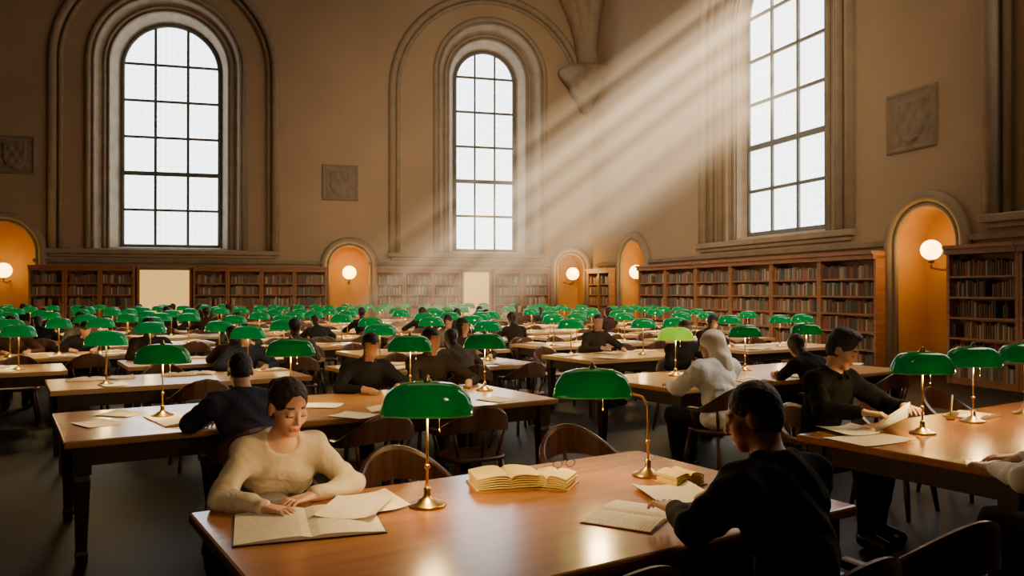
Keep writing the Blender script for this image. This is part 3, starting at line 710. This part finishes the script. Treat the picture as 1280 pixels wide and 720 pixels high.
# ---------------------------------------------------------------- far rows
def meshof(mb,name,mats):
    o=mb.obj(name,mats); me=o.data; bpy.data.objects.remove(o); return me
TL=2.35
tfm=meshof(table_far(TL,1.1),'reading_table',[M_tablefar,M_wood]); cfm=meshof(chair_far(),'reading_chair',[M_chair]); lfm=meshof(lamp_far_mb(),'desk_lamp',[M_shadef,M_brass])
obm=meshof(open_book_mb(),'open_book',[M_page,M_cover])
ppm=meshof(paper_mb(.21,.30),'paper_sheet',[M_paper])
pv=[person_far_mesh(default_pose()),person_far_mesh(default_pose(neck=(.04,.08,1.),head=(.05,.12,1.16),pitch=.15,yaw=.5)),person_far_mesh(default_pose(neck=(-.03,.22,.95),head=(-.04,.32,1.07),pitch=.7,yaw=-.2)),
    person_far_mesh(default_pose(neck=(0,.05,1.),head=(0,.08,1.17),pitch=.1,yaw=-.6,elR=(.3,.12,.78),wrR=(.14,.33,.82)))]
def inroom(x,y,m):
    return (x-CX)*nL[0]+(y-CY)*nL[1]>m and (x-CX)*nR[0]+(y-CY)*nR[1]>m
def vis(x,y,mg=.70): return y>2 and abs(x)/y<mg
tc=[(.03,.03,.036),(.010,.010,.013),(.05,.025,.02),(.12,.10,.085),(.015,.02,.04),(.02,.03,.022),(.26,.24,.22),(.025,.018,.014)]
tcn=['charcoal','black','brown','grey','navy','dark green','pale grey','dark brown']
nl=0; npl=0
def far_person(x,y,rz,ci=None):
    global npl
    me=pv[npl%4]; npl+=1
    ci=random.choice((0,1,1,1,2,4,7,7,5,3,6)) if ci is None else ci
    o=link('person',me,loc=(x,y,0),rz=rz); o.color=tc[ci]+(1,)
    tag(o,'seated reader in %s top bent over table'%tcn[ci],'person',group='readers at the tables')
far_person(*P(2.75,6.88),TH+math.pi,1); far_person(*P(3.45,6.86),TH+math.pi,7)
far_person(*P(6.8,4.95),TH,1); far_person(*P(6.7,6.85),TH+math.pi,1)
row=0; b=8.1
while b<34:
    shift=[0,.9,-.5,.4,1.3][row%5]
    for c in range(-6,10):
        ac=.3+2.95*c+shift+TL/2+random.uniform(-.12,.12); bc=b+.55+random.uniform(-.12,.12); x,y=P(ac,bc)
        cs=[P(ac+i,bc+j) for i in (-TL/2,TL/2) for j in (-.55,.55)]
        if not all(inroom(q[0],q[1],.62) for q in cs) or not any(vis(q[0],q[1]) for q in cs+[(x,y)]): continue
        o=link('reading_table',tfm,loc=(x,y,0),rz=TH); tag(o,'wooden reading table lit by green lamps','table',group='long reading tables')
        for i in ((-.85,-.28,.28,.85) if b>12 else (-.8,.0,.8)):
            if random.random()<.08: continue
            lx,ly=P(ac+i+random.uniform(-.12,.12),bc+random.uniform(-.28,.28))
            if not vis(lx,ly,.66): continue
            l=link('desk_lamp',lfm,loc=(lx,ly,.75),rz=random.uniform(-.2,.5)); tag(l,'small brass desk lamp with green glass shade','lamp',group='green desk lamps'); nl+=1
            link('lamp_light',LAMPL,parent=l,loc=(0,0,.375))
        for f in (-1,1):
            for i in (-.75,0,.75):
                if random.random()<.42: continue
                cx,cy=P(ac+i+random.uniform(-.05,.05),bc+(-.78 if f>0 else .78)+random.uniform(-.04,.04))
                if not vis(cx,cy,.66) or not inroom(cx,cy,.7): continue
                rz=TH+(0 if f>0 else math.pi)
                o=link('reading_chair',cfm,loc=(cx,cy,0),rz=rz+random.uniform(-.12,.12)); tag(o,'dark wooden chair with low curved back','chair',group='wooden reading chairs')
                if random.random()<.34: far_person(cx,cy,rz)
        for k in range(7 if b<18 else 4):
            lx,ly=P(ac+random.uniform(-1.0,1.0),bc+random.choice((-.32,.32))+random.uniform(-.06,.06))
            if not vis(lx,ly,.66): continue
            if random.random()<.4: o=link('open_book',obm,loc=(lx,ly,.7505),rz=TH+random.uniform(-.4,.4)); tag(o,'open book lying on reading table','book',group='open books on the tables')
            else: o=link('paper_sheet',ppm,loc=(lx,ly,.7505+.002*k),rz=TH+random.uniform(-.8,.8)); tag(o,'cream paper sheet lying on reading table','paper',group='paper sheets on the tables')
    b+=2.05; row+=1
# ---------------------------------------------------------------- near table objects
def W(px,py,z=.75):
    d=(CAMH-z)*1000/(py-365); return ((px-640)/1000*d,d)
M_ycov=simple('yellow_cover',(.55,.30,.05),.5)
def thick_book(px,py,rz,label,z=.7505,w=.15,h=.21,mat=M_ypage,zt=1.):
    x,y=W(px,py); e=empty('open_book',(x,y,z),rz); tag(e,label,'book')
    t=MB(); t.box((0,0,.003),(2*w+.02,h+.02,.006)); t.obj('cover',M_ycov,parent=e)
    for s in (-1,1):
        t=MB(); nl_=7
        for L in range(nl_):
            prof=[]; m=10; z0=(.006+L*.007)*zt; j=random.uniform(-.004,.004)
            for i in range(m+1):
                u=i/m; prof.append((s*(w+j)*u, z0+.016*math.sin(math.pi*u**.6)*(L/nl_)+.0))
            pr=prof+[(q[0],q[1]-.005) for q in prof[::-1]]
            if s<0: pr=pr[::-1]
            t.loft([[(a,yy,c) for a,c in pr] for yy in (h/2+j,-h/2+j)],0,sm=False)
        t.obj('page_block',mat,parent=e)
    return e
thick_book(632,606,.25,'thick open book with pages coloured lamplit yellow on table',zt=1.15)
thick_book(690,606,-.35,'open book with loose yellowish pages beside another',w=.09,h=.17)
x,y=W(385,655); e=empty('open_folio',(x,y,.7505),TH-.25); tag(e,'large open folio of cream pages before the woman','book')
t=open_book_mb(.26,.40,.014); t.obj('folio_pages',[M_page,M_wood],parent=e)
x,y=W(445,640); t=paper_mb(.24,.30,.02); tag(t.obj('paper_sheet',M_paper,loc=(x,y,.765),rz=-.1),'loose cream paper sheet with curled edge on table','paper')
x,y=W(465,630); t=paper_mb(.22,.30,.012); tag(t.obj('paper_sheet',M_paper,loc=(x,y,.757),rz=.5),'loose cream paper sheet on table beside folio','paper')
x,y=W(318,628); t=MB(); t.box((0,0,.01),(.24,.17,.02)); tag(t.obj('closed_notebook',simple('grey_cover',(.22,.2,.19),.5),loc=(x,y,.7505),rz=TH+.1,bevel=.003),'closed grey notebook near table corner','notebook')
x,y=W(790,645); t=open_book_mb(.18,.27,.012); tag(t.obj('open_book',[M_page,M_cover],loc=(x,y,.7505),rz=TH+.5),'open cream book lying before man in black','book')
x,y=W(838,618); t=paper_mb(.24,.30,.03); tag(t.obj('paper_sheet',M_paper,loc=(x,y,.752),rz=.2),'curled cream paper sheet on table','paper')
thick_book(850,604,.5,'small open book with yellowish pages on table',w=.08,h=.14)
x,y=W(705,585); t=MB()
for s in (-1,1):
    t.tube([(s*.033+.024*math.cos(a),.0,.022+.019*math.sin(a)) for a in [2*math.pi*i/16 for i in range(16)]],.0016,6,loop=True); t.tube([(s*.058,0,.03),(s*.062,.07,.028),(s*.058,.12,.004)],.0016,6)
t.tube([(-.01,0,.026),(0,0,.03),(.01,0,.026)],.0016,6); tag(t.obj('eyeglasses',M_iron,loc=(x,y,.752),rz=.3),'folded thin framed eyeglasses on table','glasses')
x,y=W(1085,550); t=paper_mb(.42,.30,.01); tag(t.obj('paper_sheet',M_paper,loc=(x,y,.752),rz=TH-.1),'wide cream paper sheet before man in jacket','paper')
x,y=W(1060,540); t=paper_mb(.25,.32,.02); tag(t.obj('paper_sheet',M_page,loc=(x,y,.757),rz=.2),'printed cream sheet on table','paper')
x,y=W(1118,540); t=MB()
for s in (-1,1):
    rings=[]
    for i in range(8):
        u=i/7; xx=s*.17*u; tilt=.10+.06*math.sin(math.pi*u)
        rings.append([(xx,-.10,.004+.02*math.sin(math.pi*u)),(xx,.08,tilt+.01),(xx,.082,tilt+.012),(xx,-.098,.010+.02*math.sin(math.pi*u))])
    t.loft(rings,sm=True)
tag(t.obj('open_magazine',M_page,loc=(x,y,.762),rz=TH+math.pi+.5),'open magazine held tilted up by man in jacket','magazine')
x,y=W(1215,520); t=open_book_mb(.16,.23,.02); tag(t.obj('open_book',[M_page,M_cover],loc=(x,y,.7505),rz=TH),'open book on table under green lamp','book')
x,y=W(1190,522); t=MB(); t.box((0,0,.02),(.26,.06,.012)); t.box((0,0,.008),(.20,.05,.016)); t.tube([(-.1,0,.03),(.12,.01,.14)],.006,8); tag(t.obj('pen_stand',M_brass,loc=(x,y,.7505),rz=TH+.4),'brass pen tray with slanting pen on table','pen tray')
for px,py,r in ((120,530,.3),(205,522,.1),(440,520,.5),(620,500,.2),(560,512,.6),(350,520,.2),(400,508,.9),(150,518,.7),(520,505,.1),(850,468,.3),(910,486,.5),(1060,455,.2)):
    x,y=W(px,py); o=link('paper_sheet',ppm,loc=(x,y,.7505),rz=TH+r); tag(o,'cream paper sheet lying on reading table','paper',group='paper sheets on the tables')
for px,py,r in ((235,528,.1),(490,512,-.2),(880,480,.1),(1000,470,.2),(940,476,-.3)):
    x,y=W(px,py); o=link('open_book',obm,loc=(x,y,.7505),rz=TH+r); tag(o,'open book lying on reading table','book',group='open books on the tables')
# ---------------------------------------------------------------- light shafts (self-glowing volumes put in to imitate sunlit haze)
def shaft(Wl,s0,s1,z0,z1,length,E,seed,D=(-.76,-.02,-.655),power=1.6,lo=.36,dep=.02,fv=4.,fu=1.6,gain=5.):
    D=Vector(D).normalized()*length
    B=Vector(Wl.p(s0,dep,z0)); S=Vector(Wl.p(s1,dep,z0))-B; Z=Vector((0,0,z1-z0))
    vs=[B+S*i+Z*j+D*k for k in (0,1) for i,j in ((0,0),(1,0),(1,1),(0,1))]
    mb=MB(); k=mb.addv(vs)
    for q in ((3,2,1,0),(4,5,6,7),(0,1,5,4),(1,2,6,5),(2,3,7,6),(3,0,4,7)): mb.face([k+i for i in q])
    m=bpy.data.materials.new('emissive_haze'); m.use_nodes=True; nt=m.node_tree; nt.nodes.clear()
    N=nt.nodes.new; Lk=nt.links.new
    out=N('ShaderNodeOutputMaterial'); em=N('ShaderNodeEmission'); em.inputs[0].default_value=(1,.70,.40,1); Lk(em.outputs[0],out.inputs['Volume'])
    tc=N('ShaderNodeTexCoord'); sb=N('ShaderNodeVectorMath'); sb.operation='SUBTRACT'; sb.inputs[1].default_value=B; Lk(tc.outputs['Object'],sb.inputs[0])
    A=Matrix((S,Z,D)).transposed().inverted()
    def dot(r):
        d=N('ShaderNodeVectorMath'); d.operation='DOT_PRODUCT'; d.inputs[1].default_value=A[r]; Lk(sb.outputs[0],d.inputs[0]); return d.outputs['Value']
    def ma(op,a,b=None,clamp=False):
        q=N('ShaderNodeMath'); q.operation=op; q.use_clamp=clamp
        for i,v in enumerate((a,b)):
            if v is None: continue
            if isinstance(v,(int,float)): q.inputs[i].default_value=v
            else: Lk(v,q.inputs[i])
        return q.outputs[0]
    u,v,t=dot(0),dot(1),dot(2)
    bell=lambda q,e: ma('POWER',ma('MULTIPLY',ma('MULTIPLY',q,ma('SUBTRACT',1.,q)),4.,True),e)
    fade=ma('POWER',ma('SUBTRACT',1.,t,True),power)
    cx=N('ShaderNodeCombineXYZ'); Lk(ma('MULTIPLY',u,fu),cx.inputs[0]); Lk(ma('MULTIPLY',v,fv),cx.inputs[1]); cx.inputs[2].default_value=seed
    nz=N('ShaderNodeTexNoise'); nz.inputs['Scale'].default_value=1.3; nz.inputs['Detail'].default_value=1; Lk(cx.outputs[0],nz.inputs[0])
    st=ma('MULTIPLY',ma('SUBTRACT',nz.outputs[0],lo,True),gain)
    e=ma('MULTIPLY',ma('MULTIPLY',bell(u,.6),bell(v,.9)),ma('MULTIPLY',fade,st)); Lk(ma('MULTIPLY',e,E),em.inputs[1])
    o=mb.obj('emissive_beam',m); fixn(o)
    tag(o,'slanting self-glowing volume imitating sunlight from tall window','emissive_beam',group='glowing volumes imitating sunlight',kind='stuff')
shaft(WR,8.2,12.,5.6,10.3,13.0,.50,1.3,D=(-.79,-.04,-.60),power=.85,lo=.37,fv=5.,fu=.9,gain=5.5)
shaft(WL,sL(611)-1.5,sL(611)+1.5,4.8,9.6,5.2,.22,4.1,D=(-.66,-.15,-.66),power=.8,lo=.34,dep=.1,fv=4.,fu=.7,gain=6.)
# ---------------------------------------------------------------- lights
def area(loc,target,size,energy,col,sy=None):
    L=bpy.data.lights.new('area','AREA'); L.size=size; L.energy=energy; L.color=col
    if sy: L.shape='RECTANGLE'; L.size_y=sy
    o=link('area_light',L,loc=loc); o.rotation_euler=(Vector(target)-Vector(loc)).to_track_quat('-Z','Y').to_euler(); return o
def spot(loc,target,ang,energy,col,r=.5,blend=1.):
    L=bpy.data.lights.new('spot','SPOT'); L.energy=energy; L.color=col; L.spot_size=math.radians(ang); L.spot_blend=blend; L.shadow_soft_size=r
    o=link('spot_light',L,loc=loc); o.rotation_euler=(Vector(target)-Vector(loc)).to_track_quat('-Z','Y').to_euler(); return o
area((3,17,13.2),(2.5,28,4.0),5,80,(1,.80,.56))  # added unseen fill lamp, brightens the window walls
spot((0,-3,9),(2.3,28,3.6),47,12500,(1,.79,.54),1.2)  # added spot behind the camera, lights the wall centre with soft falloff
area((9.2,9,10),(0,4,0),3,560,(1,.72,.42),5)  # added key lamp out of frame, stands in for an unseen high window
area((-1,14,13.5),(-1,11,0),8,170,(1,.74,.48))  # added overhead fill lamp above the far tables, no fixture
spot((.9,-.2,3.2),(-.85,3.4,1.0),24,150,(1,.68,.40),.25)  # added warm spot to brighten the woman
spot((6.3,6.0,5.5),(1.75,6.9,1.0),14,700,(1,.88,.72),.3)  # added spot imitating window light on the headscarf figure
spot((2.2,2.6,3.2),(2.25,5.25,1.25),11,60,(1,.68,.40),.2)  # added small spot to brighten the face of the man in jacket
w=bpy.data.worlds.new('world'); SC.world=w; w.use_nodes=True; bg=w.node_tree.nodes['Background']; bg.inputs[0].default_value=(1,.66,.42,1); bg.inputs[1].default_value=.02
# ---------------------------------------------------------------- camera
cam=bpy.data.cameras.new('camera'); cam.lens=28.125; cam.sensor_width=36; co=bpy.data.objects.new('camera',cam); COL.objects.link(co)
co.location=(0,0,CAMH); co.rotation_euler=(math.pi/2+.005,0,0); cam.clip_end=200; SC.camera=co
print('lamps',nl,'people',npl,'books',len(books))
